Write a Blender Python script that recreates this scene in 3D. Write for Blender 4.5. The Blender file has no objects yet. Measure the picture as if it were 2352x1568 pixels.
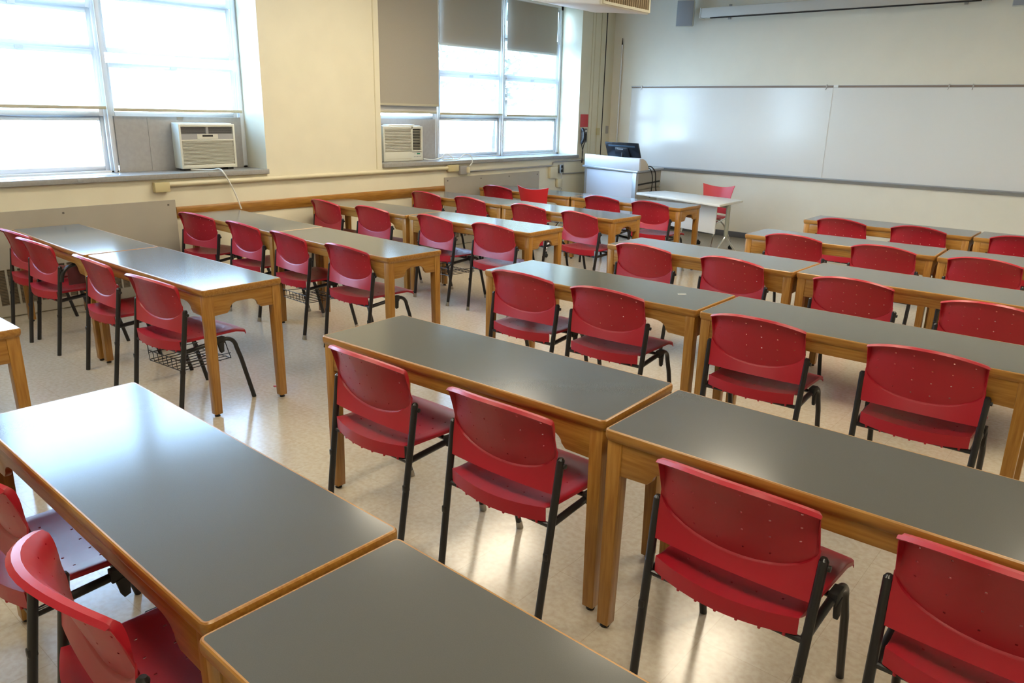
import bpy, bmesh, math, random
from mathutils import Vector, Matrix
random.seed(7)
PI = math.pi
SC = bpy.context.scene
COL = SC.collection
CAM = dict(f=1735.085, pitch=0.294973, yaw=0.701509, roll=0.022058, h=1.7468)
TABLES = {
    'E1': (-6.211, 2.237, -0.0215),
    'E2': (-4.691, 2.242, 0.0130),
    'D2': (-4.727, 3.646, -0.0303),
    'D1': (-6.239, 3.706, -0.0434),
    'C1': (-6.329, 5.189, 0.0211),
    'C2': (-4.808, 5.232, 0.0222),
    'B2': (-4.781, 6.545, -0.0260),
    'B1': (-6.295, 6.587, -0.0202),
    'A2': (-4.804, 7.880, 0.0098),
    'A1': (-6.322, 7.863, 0.0087),
    'R1a': (-1.998, 8.057, 0.0060),
    'R1b': (-0.480, 8.075, 0.0050),
    'R2a': (-1.998, 6.658, 0.0346),
    'R2b': (-0.476, 6.687, 0.0324),
    'R3a': (-2.528, 5.260, -0.0193),
    'R3b': (-1.015, 5.262, -0.0154),
    'R4a': (-2.512, 3.823, 0.0143),
    'R4b': (-0.991, 3.839, 0.0114),
    'R5a': (-2.029, 2.218, 0.0344),
    'R5b': (-0.492, 2.207, 0.0132),
    'R6a': (-2.016, 0.842, -0.0168),
    'R6b': (-0.492, 0.787, -0.0203),
    'F2': (-4.571, 0.818, 0.0002),
}
CHAIRS = {
    'E2': (-6.054, 1.871, 0.0464),
    'E1': (-6.580, 1.915, 0.0600),
    'E3': (-5.112, 1.890, -0.0342),
    'E4': (-4.304, 1.881, 0.0918),
    'D1': (-6.634, 3.371, 0.1530),
    'D2': (-5.865, 3.379, -0.0084),
    'D3': (-5.151, 3.345, -0.0561),
    'D4': (-4.392, 3.325, 0.0062),
    'C1': (-6.749, 4.863, -0.0176),
    'C2': (-6.010, 4.885, 0.0500),
    'C3': (-5.128, 4.902, -0.0537),
    'C4': (-4.400, 4.901, 0.0143),
    'B1': (-6.711, 6.283, 0.0185),
    'B2': (-5.985, 6.277, -0.0205),
    'B3': (-5.104, 6.250, -0.0239),
    'B4': (-4.380, 6.165, -0.1184),
    'A1': (-6.694, 7.547, 0.0439),
    'A3': (-5.057, 7.570, 0.0266),
    'A4': (-4.385, 7.536, 0.0050),
    'R1a': (-2.352, 7.734, -0.0662),
    'R1b': (-1.666, 7.742, -0.0464),
    'R2a': (-2.295, 6.340, 0.0164),
    'R2b': (-1.582, 6.321, -0.0075),
    'R2c': (-0.885, 6.288, -0.0236),
    'R3a': (-2.917, 4.961, -0.0013),
    'R3b': (-2.195, 4.939, -0.0544),
    'R3c': (-1.352, 4.839, 0.0198),
    'R4a': (-2.902, 3.511, 0.0275),
    'R4b': (-2.281, 3.513, 0.0575),
    'R4c': (-1.398, 3.519, 0.0346),
    'R4d': (-0.642, 3.532, 0.0282),
    'R5a': (-2.333, 1.840, -0.0123),
    'R5b': (-1.610, 1.833, 0.0080),
    'R5c': (-0.738, 1.832, -0.0085),
    'R6b': (-1.624, 0.463, -0.0652),
    'R1c': (-0.856, 7.769, 0.0000),
    'R3d': (-0.597, 4.719, 0.0000),
    'R5d': (-0.087, 1.867, 0.0000),
    'R6a': (-2.377, 0.503, -0.0300),
}

W, D, H = 1.505, 0.506, 0.762          # table size
WALL_X, WALL_Y = -7.20, 10.90          # window wall and whiteboard wall
ROOM_R, ROOM_B, CEIL = 2.6, -2.6, 3.45
SILL = 1.12

# ------------------------------------------------------------------ helpers
class MB:
    def __init__(s): s.v = []; s.f = []
    def add(s, vs, fs):
        n = len(s.v); s.v += [tuple(v) for v in vs]; s.f += [tuple(i + n for i in f) for f in fs]; return s
    def box(s, x0, x1, y0, y1, z0, z1):
        x0, x1 = min(x0, x1), max(x0, x1); y0, y1 = min(y0, y1), max(y0, y1); z0, z1 = min(z0, z1), max(z0, z1)
        return s.hexa([(x0,y0,z0),(x1,y0,z0),(x1,y1,z0),(x0,y1,z0)], [(x0,y0,z1),(x1,y0,z1),(x1,y1,z1),(x0,y1,z1)])
    def hexa(s, b, t):
        n = len(b)
        fs = [tuple(range(n))[::-1], tuple(range(n, 2*n))] + [(i, (i+1) % n, n + (i+1) % n, n + i) for i in range(n)]
        return s.add(list(b) + list(t), fs)
    def tube(s, path, r, seg=10, caps=True):
        P = [Vector(p) for p in path]; rings = []
        rr = r if isinstance(r, (list, tuple)) else [r]*len(P)
        prev = None
        for i, p in enumerate(P):
            d = (P[min(i+1, len(P)-1)] - P[max(i-1, 0)]).normalized()
            if prev is None:
                a = Vector((0,0,1)) if abs(d.z) < .9 else Vector((1,0,0))
                u = d.cross(a).normalized()
            else:
                u = (prev - d*prev.dot(d)).normalized()
            prev = u; w = d.cross(u)
            rings.append([p + u*rr[i]*math.cos(2*PI*k/seg) + w*rr[i]*math.sin(2*PI*k/seg) for k in range(seg)])
        vs = [v for r_ in rings for v in r_]; fs = []
        for i in range(len(P)-1):
            for k in range(seg):
                a = i*seg + k; b = i*seg + (k+1) % seg
                fs.append((a, b, b+seg, a+seg))
        if caps:
            fs.append(tuple(range(seg))[::-1]); fs.append(tuple(range(len(vs)-seg, len(vs))))
        return s.add(vs, fs)
    def lathe(s, c, prof, seg=16, axis='z'):
        vs = []
        for r, h in prof:
            for k in range(seg):
                a = 2*PI*k/seg
                p = {'z': (r*math.cos(a), r*math.sin(a), h), 'x': (h, r*math.cos(a), r*math.sin(a)), 'y': (r*math.sin(a), h, r*math.cos(a))}[axis]
                vs.append((c[0]+p[0], c[1]+p[1], c[2]+p[2]))
        fs = []
        for i in range(len(prof)-1):
            for k in range(seg):
                a = i*seg+k; b = i*seg+(k+1) % seg
                fs.append((a, b, b+seg, a+seg))
        fs.append(tuple(range(seg))[::-1]); fs.append(tuple(range(len(vs)-seg, len(vs))))
        return s.add(vs, fs)
    def prism(s, poly, axis, a, b):
        # poly: 2D points; axis 'x': (y,z), 'y': (x,z), 'z': (x,y)
        def P(p, h): return {'x': (h, p[0], p[1]), 'y': (p[0], h, p[1]), 'z': (p[0], p[1], h)}[axis]
        return s.hexa([P(p, a) for p in poly], [P(p, b) for p in poly])

def obj(name, mb, mat, parent=None, smooth=False, bevel=0, seg=2, angle=35, thick=0):
    me = bpy.data.meshes.new(name)
    me.from_pydata(mb.v, [], mb.f)
    bm = bmesh.new(); bm.from_mesh(me)
    bmesh.ops.remove_doubles(bm, verts=bm.verts, dist=1e-6)
    if thick:
        bmesh.ops.recalc_face_normals(bm, faces=bm.faces)
        bm.normal_update()
        ov = list(bm.verts); of = list(bm.faces); be = [e for e in bm.edges if e.is_boundary]
        nv = {v: bm.verts.new(v.co - v.normal*thick) for v in ov}
        for f in of: bm.faces.new([nv[v] for v in reversed(f.verts)])
        for e in be:
            a, b = e.verts; bm.faces.new((a, b, nv[b], nv[a]))
    bmesh.ops.recalc_face_normals(bm, faces=bm.faces)
    if bevel:
        es = [e for e in bm.edges if len(e.link_faces) == 2 and e.calc_face_angle(0) > math.radians(40)]
        bmesh.ops.bevel(bm, geom=es, offset=bevel, segments=seg, profile=.5, affect='EDGES', clamp_overlap=True)
    bm.to_mesh(me); bm.free()
    if smooth or bevel:
        for p in me.polygons: p.use_smooth = True
        me.set_sharp_from_angle(angle=math.radians(angle))
    me.materials.append(mat)
    o = bpy.data.objects.new(name, me); COL.objects.link(o)
    if parent is not None: o.parent = parent
    return o

def tag(o, label, cat, group=None):
    o['label'] = label; o['category'] = cat
    if group: o['group'] = group
    return o
def thing(name, label, cat, loc=(0,0,0), rz=0, group=None):
    o = bpy.data.objects.new(name, None); COL.objects.link(o)
    o.empty_display_size = .1; o.location = loc; o.rotation_euler = (0, 0, rz)
    return tag(o, label, cat, group)
def struct(o):
    o['kind'] = 'structure'; return o
def dup(root, loc, rz, label, group=None):
    r = root.copy(); COL.objects.link(r); r.location = loc; r.rotation_euler = (0, 0, rz); r['label'] = label
    if group: r['group'] = group
    for ch in list(root.children):
        c = ch.copy(); COL.objects.link(c); c.parent = r
        for g in list(ch.children):
            d = g.copy(); COL.objects.link(d); d.parent = c
    return r

# ------------------------------------------------------------------ materials
def mat(name, col, rough=.5, metal=0, spec=.5, noise=0, nscale=40, bump=0, bscale=200, stretch=None, col2=None, coat=0):
    m = bpy.data.materials.new(name); m.use_nodes = True
    nt = m.node_tree; b = nt.nodes['Principled BSDF']
    b.inputs['Base Color'].default_value = (*col, 1); b.inputs['Roughness'].default_value = rough
    b.inputs['Metallic'].default_value = metal; b.inputs['Specular IOR Level'].default_value = spec
    if coat:
        b.inputs['Coat Weight'].default_value = coat; b.inputs['Coat Roughness'].default_value = .12
    if noise or bump:
        tc = nt.nodes.new('ShaderNodeTexCoord'); mp = nt.nodes.new('ShaderNodeMapping')
        nt.links.new(tc.outputs['Object'], mp.inputs['Vector'])
        if stretch: mp.inputs['Scale'].default_value = stretch
    if noise:
        n = nt.nodes.new('ShaderNodeTexNoise'); n.inputs['Scale'].default_value = nscale; n.inputs['Detail'].default_value = 4
        nt.links.new(mp.outputs['Vector'], n.inputs['Vector'])
        r = nt.nodes.new('ShaderNodeValToRGB')
        c2 = col2 or tuple(c*(1-noise) for c in col)
        r.color_ramp.elements[0].position = .35; r.color_ramp.elements[1].position = .65
        r.color_ramp.elements[0].color = (*c2, 1); r.color_ramp.elements[1].color = (*col, 1)
        nt.links.new(n.outputs['Fac'], r.inputs['Fac']); nt.links.new(r.outputs['Color'], b.inputs['Base Color'])
    if bump:
        n2 = nt.nodes.new('ShaderNodeTexNoise'); n2.inputs['Scale'].default_value = bscale; n2.inputs['Detail'].default_value = 2
        nt.links.new(mp.outputs['Vector'], n2.inputs['Vector'])
        bp = nt.nodes.new('ShaderNodeBump'); bp.inputs['Strength'].default_value = bump; bp.inputs['Distance'].default_value = .002
        nt.links.new(n2.outputs['Fac'], bp.inputs['Height']); nt.links.new(bp.outputs['Normal'], b.inputs['Normal'])
    return m

M = {}
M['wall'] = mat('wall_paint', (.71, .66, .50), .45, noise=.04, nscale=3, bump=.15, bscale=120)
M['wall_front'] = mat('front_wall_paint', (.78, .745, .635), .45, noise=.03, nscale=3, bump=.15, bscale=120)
M['reveal'] = mat('window_reveal_paint', (.72, .72, .69), .45)
M['ceil'] = mat('ceiling_paint', (.75, .74, .70), .8)
M['lam'] = mat('grey_laminate', (.088, .088, .077), .155, noise=.07, nscale=420, spec=.8)
WC, WC2 = (.38, .19, .038), (.28, .12, .02)
M['wood_x'] = mat('oak_along_x', WC, .32, noise=1, col2=WC2, nscale=7, stretch=(1, 14, 14))
M['wood_y'] = mat('oak_along_y', WC, .32, noise=1, col2=WC2, nscale=7, stretch=(14, 1, 14))
M['wood_z'] = mat('oak_along_z', WC, .32, noise=1, col2=WC2, nscale=7, stretch=(14, 14, 1))
M['red'] = mat('red_plastic', (.38, .009, .022), .36, bump=.12, bscale=900, spec=.5)
M['red2'] = mat('bright_red_plastic', (.55, .02, .025), .4)
M['maroon'] = mat('maroon_board', (.11, .02, .025), .5)
M['black'] = mat('black_enamel', (.012, .012, .014), .3)
M['rubber'] = mat('black_rubber', (.015, .015, .015), .7)
M['steel'] = mat('steel', (.45, .44, .40), .3, metal=1)
M['chrome'] = mat('chrome', (.7, .7, .68), .15, metal=1)
M['sage'] = mat('sage_metal', (.36, .38, .33), .4, metal=.3)
M['alu'] = mat('aluminium', (.40, .42, .44), .4, metal=.6)
M['frame'] = mat('window_aluminium', (.68, .69, .70), .45, metal=.2)
M['sillstone'] = mat('sill_slate', (.32, .31, .29), .25, noise=.1, nscale=60)
M['grey_panel'] = mat('grey_panel', (.36, .34, .32), .5, noise=.08, nscale=25)
M['tan_metal'] = mat('tan_metal', (.38, .345, .28), .5, noise=.03, nscale=5)
M['dark'] = mat('dark_void', (.02, .02, .02), .8)
M['grille'] = mat('dark_grille', (.10, .09, .075), .6)
M['ac'] = mat('off_white_plastic', (.62, .61, .52), .45)
M['ac_grey'] = mat('grey_plastic', (.33, .33, .33), .45)
M['ac_slat'] = mat('louvre_plastic', (.52, .48, .38), .5)
M['white'] = mat('white_plastic', (.78, .78, .76), .4)
M['screen'] = mat('screen_housing', (.52, .51, .47), .5)
M['cord'] = mat('white_cord', (.72, .71, .66), .5)
M['wb'] = mat('whiteboard_enamel', (.74, .75, .74), .16, spec=.5)
M['cork'] = mat('brown_cork', (.26, .20, .165), .8)
M['cream'] = mat('cream_conduit', (.62, .56, .38), .45)
M['beige'] = mat('beige_box', (.55, .47, .25), .5)
M['plate'] = mat('metal_plate', (.40, .38, .36), .4, metal=.4)
M['base'] = mat('grey_vinyl', (.10, .105, .115), .45)
M['lect'] = mat('lectern_laminate', (.52, .53, .56), .4)
M['lect_side'] = mat('taupe_laminate', (.33, .30, .25), .5)
M['lect_wing'] = mat('beige_wing', (.62, .52, .40), .5)
M['mon'] = mat('monitor_plastic', (.012, .014, .02), .25)
M['phone'] = mat('dark_grey_plastic', (.09, .09, .10), .35)
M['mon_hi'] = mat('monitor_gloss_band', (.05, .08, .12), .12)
M['logo'] = mat('pale_logo', (.55, .60, .65), .5)
M['sign'] = mat('red_sign', (.50, .02, .02), .4)
M['table_white'] = mat('white_laminate', (.72, .72, .68), .3)
M['spk'] = mat('speaker_cloth', (.30, .32, .345), .8, noise=.15, nscale=500)
M['spk_body'] = mat('speaker_body', (.50, .49, .43), .5)
M['vent'] = mat('brown_slats', (.25, .19, .12), .6)
M['bark'] = mat('bark', (.10, .08, .06), .9)
M['leaf'] = mat('leaf', (.30, .29, .22), .8)
M['scrap'] = mat('red_scrap', (.4, .03, .05), .7)
M['paper'] = mat('paper', (.8, .8, .78), .7)
M['lcd'] = mat('green_lcd', (.02, .16, .10), .3)
M['blackout'] = mat('blackout_fabric', (.42, .38, .31), .85, noise=.06, nscale=300)
M['liner'] = mat('pale_shade_fabric', (.60, .58, .55), .8)
M['hem'] = mat('hem_bar', (.50, .46, .33), .5)

def floor_mat():
    m = mat('vinyl_tile', (.55, .48, .37), .16, spec=.5); nt = m.node_tree; b = nt.nodes['Principled BSDF']
    tc = nt.nodes.new('ShaderNodeTexCoord'); L = nt.links.new
    n1 = nt.nodes.new('ShaderNodeTexNoise'); n1.inputs['Scale'].default_value = 45; n1.inputs['Detail'].default_value = 6
    n2 = nt.nodes.new('ShaderNodeTexNoise'); n2.inputs['Scale'].default_value = 1.4; n2.inputs['Detail'].default_value = 3
    br = nt.nodes.new('ShaderNodeTexBrick'); br.offset = 0; br.squash = 1
    br.inputs['Scale'].default_value = 1; br.inputs['Brick Width'].default_value = .305; br.inputs['Row Height'].default_value = .305
    br.inputs['Mortar Size'].default_value = .0012; br.inputs['Mortar Smooth'].default_value = .3
    br.inputs['Color1'].default_value = (.98, .98, .98, 1); br.inputs['Color2'].default_value = (1, 1, 1, 1); br.inputs['Mortar'].default_value = (.80, .78, .75, 1)
    for n in (n1, n2, br): L(tc.outputs['Object'], n.inputs['Vector'])
    r = nt.nodes.new('ShaderNodeValToRGB'); r.color_ramp.elements[0].position = .35; r.color_ramp.elements[1].position = .62
    r.color_ramp.elements[0].color = (.41, .35, .265, 1); r.color_ramp.elements[1].color = (.465, .41, .325, 1)
    L(n1.outputs['Fac'], r.inputs['Fac'])
    mx = nt.nodes.new('ShaderNodeMix'); mx.data_type = 'RGBA'; mx.blend_type = 'MULTIPLY'; mx.inputs['Factor'].default_value = 1
    L(r.outputs['Color'], mx.inputs['A']); L(br.outputs['Color'], mx.inputs['B']); L(mx.outputs['Result'], b.inputs['Base Color'])
    rr = nt.nodes.new('ShaderNodeMapRange'); rr.inputs['To Min'].default_value = .10; rr.inputs['To Max'].default_value = .24
    L(n2.outputs['Fac'], rr.inputs['Value']); L(rr.outputs['Result'], b.inputs['Roughness'])
    n3 = nt.nodes.new('ShaderNodeTexNoise'); n3.inputs['Scale'].default_value = 9; n3.inputs['Detail'].default_value = 2
    L(tc.outputs['Object'], n3.inputs['Vector'])
    bp = nt.nodes.new('ShaderNodeBump'); bp.inputs['Strength'].default_value = .12; bp.inputs['Distance'].default_value = .004
    L(n3.outputs['Fac'], bp.inputs['Height']); L(bp.outputs['Normal'], b.inputs['Normal'])
    return m
M['floor'] = floor_mat()

def mix_mat(name, fac, trans_col, others):
    m = bpy.data.materials.new(name); m.use_nodes = True; nt = m.node_tree; nt.nodes.clear()
    out = nt.nodes.new('ShaderNodeOutputMaterial'); tr = nt.nodes.new('ShaderNodeBsdfTransparent'); tr.inputs['Color'].default_value = (*trans_col, 1)
    cur = None
    for kind, col, ro in others:
        n = nt.nodes.new('ShaderNodeBsdf' + kind); n.inputs['Color'].default_value = (*col, 1)
        if ro is not None: n.inputs['Roughness'].default_value = ro
        if cur is None: cur = n
        else:
            mx = nt.nodes.new('ShaderNodeMixShader'); mx.inputs[0].default_value = .5
            nt.links.new(cur.outputs[0], mx.inputs[1]); nt.links.new(n.outputs[0], mx.inputs[2]); cur = mx
    mx = nt.nodes.new('ShaderNodeMixShader'); mx.inputs[0].default_value = fac
    nt.links.new(tr.outputs[0], mx.inputs[1]); nt.links.new(cur.outputs[0], mx.inputs[2]); nt.links.new(mx.outputs[0], out.inputs[0])
    return m
M['glass'] = mix_mat('window_glass', .05, (.97, .99, .98), [('Glossy', (1, 1, 1), .02)])
M['sheer'] = mix_mat('sheer_mesh_fabric', .15, (1, 1, 1), [('Diffuse', (.75, .74, .70), None), ('Translucent', (.75, .74, .70), None)])
def lamp_mat():
    m = bpy.data.materials.new('lamp_lens'); m.use_nodes = True; b = m.node_tree.nodes['Principled BSDF']
    b.inputs['Base Color'].default_value = (.9, .88, .8, 1)
    b.inputs['Emission Color'].default_value = (1, .875, .66, 1); b.inputs['Emission Strength'].default_value = LAMP
    return m
LAMP, SKY, EXPO = 10.5, 10.5, 1.02
M['lens'] = lamp_mat()

# ------------------------------------------------------------------ room shell
W1 = (0.515, 4.49); W2 = (6.04, 10.01); WTOP = 3.30; XO = -7.70
fl = MB().box(WALL_X - .0, ROOM_R, ROOM_B, WALL_Y, -.1, 0)
struct(obj('floor', fl, M['floor']))
struct(obj('ceiling', MB().box(WALL_X, ROOM_R, ROOM_B, WALL_Y, CEIL, CEIL + .1), M['ceil']))
w = MB()
w.box(XO, WALL_X, ROOM_B, WALL_Y + .15, -.1, SILL - .05)
w.box(XO, WALL_X, ROOM_B, WALL_Y + .15, WTOP, CEIL + .1)
for a, b in ((ROOM_B, W1[0]), (W1[1], W2[0]), (W2[1], WALL_Y + .15)):
    w.box(XO, WALL_X, a, b, SILL - .05, WTOP)
struct(obj('wall_left', w, M['wall']))
struct(obj('wall_front', MB().box(WALL_X, ROOM_R, WALL_Y, WALL_Y + .15, -.1, CEIL + .1), M['wall_front']))
struct(obj('wall_right', MB().box(ROOM_R, ROOM_R + .15, ROOM_B, WALL_Y + .15, -.1, CEIL + .1), M['wall']))
struct(obj('wall_back', MB().box(XO, ROOM_R + .15, ROOM_B - .15, ROOM_B, -.1, CEIL + .1), M['wall']))
struct(obj('baseboard_front', MB().box(WALL_X, ROOM_R, WALL_Y - .012, WALL_Y, 0, .085), M['base'], bevel=.003))
# oak chair rail on the pier, between the two radiator covers
rl = MB().prism([(WALL_X, .695), (WALL_X + .012, .695), (WALL_X + .016, .725), (WALL_X + .026, .74), (WALL_X + .026, .79), (WALL_X + .02, .805), (WALL_X, .805)], 'y', 3.468, 7.065)
struct(obj('trim_1', rl, M['wood_y'], bevel=.002))
# painted vertical strips on the window wall
for n, (y, wd, dp, z0) in enumerate(((5.96, .012, .006, 1.06), (10.285, .012, .006, .45), (10.36, .012, .006, .9), (10.52, .014, .010, .0)), 2):
    struct(obj('trim_%d' % n, MB().box(WALL_X, WALL_X + dp, y - wd/2, y + wd/2, z0, CEIL), M['cream']))
struct(obj('trim_6', MB().box(WALL_X, WALL_X + .006, 10.655, 10.672, 0, CEIL), M['dark']))

# ------------------------------------------------------------------ windows
def rect_frame(mb, x0, x1, ya, yb, za, zb, t):
    mb.box(x0, x1, ya, ya + t, za, zb); mb.box(x0, x1, yb - t, yb, za, zb)
    mb.box(x0, x1, ya + t, yb - t, za, za + t); mb.box(x0, x1, ya + t, yb - t, zb - t, zb)
FX0, FX1 = -7.64, -7.58
def window(n, y0, y1, mulls, rails):
    root = bpy.data.objects.new('window_%d' % n, None); COL.objects.link(root); struct(root)
    f = MB()
    f.box(FX0 - .02, FX1 + .01, y0, y0 + .05, SILL - .04, WTOP); f.box(FX0 - .02, FX1 + .01, y1 - .05, y1, SILL - .04, WTOP)
    f.box(FX0 - .02, FX1 + .01, y0, y1, WTOP - .06, WTOP); f.box(FX0 - .02, FX1 + .01, y0, y1, SILL - .04, SILL + .02)
    obj('window_frame', f, M['frame'], root, bevel=.003)
    for m in mulls:
        k = MB().box(FX0 - .02, FX1 + .01, m - .035, m + .035, SILL, WTOP)
        k.box(FX1 + .01, FX1 + .03, m - .012, m + .012, SILL, WTOP)
        obj('mullion', k, M['frame'], root, bevel=.003)
    edges = [y0 + .03] + list(mulls) + [y1 - .03]
    for i in range(len(edges) - 1):
        a, b = edges[i] + .03, edges[i+1] - .03
        prev = SILL + .02
        zs = rails[i] + [WTOP - .05]
        for q, z in enumerate(zs):
            if z - prev > .12:
                sx = FX0 + (.02 if q % 2 else .0)
                s_ = MB(); rect_frame(s_, sx, sx + .04, a, b, prev, z, .042)
                so = obj('sash', s_, M['frame'], root, bevel=.003)
                obj('pane', MB().box(sx + .018, sx + .022, a + .04, b - .04, prev + .04, z - .04), M['glass'], so)
                if q in (1, 2):
                    lk = MB().box(sx + .04, sx + .06, (a+b)/2 - .03, (a+b)/2 + .03, z - .03, z + .0)
                    obj('sash_latch', lk, M['steel'], so)
            prev = z
    sl = MB().box(FX0, WALL_X + .04, y0, y1, SILL - .045, SILL)
    for yy in (y0 + .6, y0 + 2.1, y0 + 3.3):
        sl.box(WALL_X + .04, WALL_X + .044, yy, yy + .05, SILL - .035, SILL - .012)
    obj('window_sill', sl, M['sillstone'], root, bevel=.004)
    return root
G0 = [1.63, 2.20, 2.55]
win1 = window(1, W1[0], W1[1], (1.80, 3.11), [G0, G0, [1.18+.001, 1.63, 2.10, 2.19, 2.68]][:3])
win2 = window(2, W2[0], W2[1], (7.315, 8.625), [[1.63, 2.21, 2.75], [1.655, 2.215, 2.75], [1.655, 2.215, 2.75]])
# ventilation slots along the sill of the first window
vg = MB()
for k in range(3): vg.box(-7.48 + k*.06, -7.445 + k*.06, W1[0] + .1, 3.03, SILL, SILL + .004)
obj('sill_grille', vg, M['frame'], win1)

def shade(name, label, y0, y1, zb, x, fabric, grp):
    t = thing(name, label, 'window shade', (x, (y0+y1)/2, zb), 0, grp)
    hw = (y1 - y0)/2; top = WTOP - .03 - zb
    obj('fabric', MB().box(-.001, .001, -hw, hw, .012, top), fabric, t)
    obj('hem_bar', MB().box(-.006, .006, -hw, hw, 0, .028), M['hem'], t, bevel=.003)
    obj('roller', MB().tube([(-.0, -hw, top + .0), (-.0, hw, top + .0)], .016, 12), M['white'], t)
    return t
g1, g2, g3 = 'sheer shades of the near window', 'sheer shades of the far window', 'blackout shades of the far window'
shade('roller_shade', 'white sheer roller shade of near window, cropped by the left edge of the view', .61, 1.76, 1.69, -7.48, M['sheer'], g1)
shade('roller_shade', 'white sheer roller shade over the middle panes of the near window, left of air conditioner', 1.82, 3.065, 1.69, -7.48, M['sheer'], g1)
shade('roller_shade', 'white sheer roller shade above the air conditioner of the near window', 3.125, 4.42, 1.675, -7.48, M['sheer'], g1)
shade('roller_shade', 'pale roller shade peeking below the tan blackout shade above the far air conditioner', 6.10, 7.24, 1.70, -7.50, M['liner'], g2)
shade('roller_shade', 'white sheer roller shade over the middle panes of the far window', 7.28, 8.525, 1.69, -7.48, M['sheer'], g2)
shade('roller_shade', 'white sheer roller shade at the whiteboard end of the far window', 8.615, 9.82, 1.68, -7.48, M['sheer'], g2)
shade('blackout_shade', 'tan opaque roller shade pulled far down over the far air conditioner', 6.07, 7.23, 1.79, -7.45, M['blackout'], g3)
shade('blackout_shade', 'tan opaque roller shade pulled part way over the middle of the far window', 7.30, 8.515, 2.555, -7.52, M['blackout'], g3)
shade('blackout_shade', 'tan opaque roller shade pulled part way at the whiteboard end of the far window', 8.655, 9.81, 2.58, -7.52, M['blackout'], g3)

# ------------------------------------------------------------------ air conditioners with their filler panels
tag(obj('filler_panel', MB().box(-7.579, -7.565, 3.155, 4.44, SILL + .001, 1.63).box(-7.565, -7.561, 3.46, 3.48, SILL + .001, 1.62), M['grey_panel']),
    'grey sheet panel filling the lower pane around the near air conditioner', 'panel')
tag(obj('filler_panel', MB().box(-7.579, -7.565, 6.10, 7.27, SILL + .001, 1.63), M['grey_panel']),
    'grey sheet panel filling the lower pane around the far air conditioner', 'panel')
def ac_near():
    t = thing('air_conditioner', 'white window air conditioner with dark top vent on the near window sill', 'air conditioner', (-7.41, 3.969, SILL + .02), 0, 'window air conditioners')
    w2, h = .295, .425
    obj('housing', MB().box(-.152, -.012, -w2 + .01, w2 - .01, .0, h + .01), M['ac'], t, bevel=.006)
    fr = MB()
    fr.box(-.012, .02, -w2, -w2 + .022, 0, h); fr.box(-.012, .02, w2 - .022, w2, 0, h)
    fr.box(-.012, .02, -w2 + .02, w2 - .02, 0, .035); fr.box(-.012, .02, -w2 + .02, w2 - .02, h - .025, h); fr.box(-.012, .02, -w2 + .02, w2 - .02, .265, .278)
    obj('front_frame', fr, M['ac'], t, bevel=.003)
    v = MB().box(-.012, -.006, -w2 + .02, w2 - .02, .33, h - .02)
    vo = obj('top_vent', v, M['dark'], t)
    vs = MB()
    for k in range(9): vs.box(-.006, .012, -w2 + .024, w2 - .024, .335 + k*.0075, .337 + k*.0075)
    vs.box(-.006, .014, -.012, .012, .33, h - .02)
    obj('vent_louvre', vs, M['ac_grey'], vo)
    cp = obj('control_panel', MB().box(-.012, .012, -w2 + .02, w2 - .02, .278, .332), M['ac_grey'], t)
    obj('control_window', MB().box(.012, .016, -.11, .11, .282, .330), M['ac'], cp)
    obj('display', MB().box(.016, .018, -.055, .055, .305, .322), M['dark'], cp)
    gb = obj('intake_grille', MB().box(-.012, -.004, -w2 + .02, w2 - .02, .03, .268), M['ac_slat'], t)
    gs = MB()
    for k in range(17): gs.box(-.004, .014, -w2 + .02, w2 - .02, .045 + k*.0132, .051 + k*.0132)
    obj('grille_slat', gs, M['ac'], gb)
    obj('foot', MB().box(-.1, .0, -.26, -.2, -.02, 0).box(-.1, .0, .2, .26, -.02, 0), M['rubber'], t)
    return t
ac1 = ac_near()
def ac_far():
    t = thing('air_conditioner', 'white window air conditioner with side vent and green display on the far sill', 'air conditioner', (-7.41, 6.558, SILL + .004), 0, 'window air conditioners')
    w2, h = .325, .42
    obj('housing', MB().box(-.152, -.012, -w2 + .01, w2 - .01, .0, h + .01), M['ac'], t, bevel=.006)
    fr = MB()
    fr.box(-.012, .02, -w2, -w2 + .025, 0, h); fr.box(-.012, .02, w2 - .025, w2, 0, h)
    fr.box(-.012, .02, -w2 + .02, w2 - .02, 0, .115); fr.box(-.012, .02, -w2 + .02, w2 - .02, h - .03, h); fr.box(-.012, .02, .135, .155, .1, h); fr.box(-.012, .02, .15, w2 - .02, .1, .13)
    obj('front_frame', fr, M['ac'], t, bevel=.003)
    gb = obj('intake_grille', MB().box(-.012, -.004, -w2 + .02, .14, .11, h - .02), M['ac_slat'], t)
    gs = MB()
    for k in range(15): gs.box(-.004, .014, -w2 + .02, .14, .125 + k*.0182, .134 + k*.0182)
    obj('grille_slat', gs, M['ac'], gb)
    vo = obj('side_vent', MB().box(-.012, -.006, .15, w2 - .02, .12, h - .02), M['dark'], t)
    vs = MB()
    for k in range(13): vs.box(-.006, .012, .155, w2 - .02, .14 + k*.019, .145 + k*.019)
    obj('vent_louvre', vs, M['ac_slat'], vo)
    obj('display', MB().box(.02, .022, .22, .275, .075, .095), M['lcd'], t)
    bt = MB()
    for k in range(5): bt.box(.02, .022, .17 + k*.027, .182 + k*.027, .045, .052)
    bt.box(.02, .022, .17, .178, .08, .088).box(.02, .022, .19, .198, .08, .088)
    obj('button', bt, M['ac_grey'], t)
    obj('seam', MB().box(.0195, .0205, -.28, .13, .028, .033), M['ac_slat'], t)
    obj('paper_sheet', MB().box(-.14, -.02, -.2, .22, h + .01, h + .022), M['paper'], t)
    return t
ac2 = ac_far()
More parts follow.
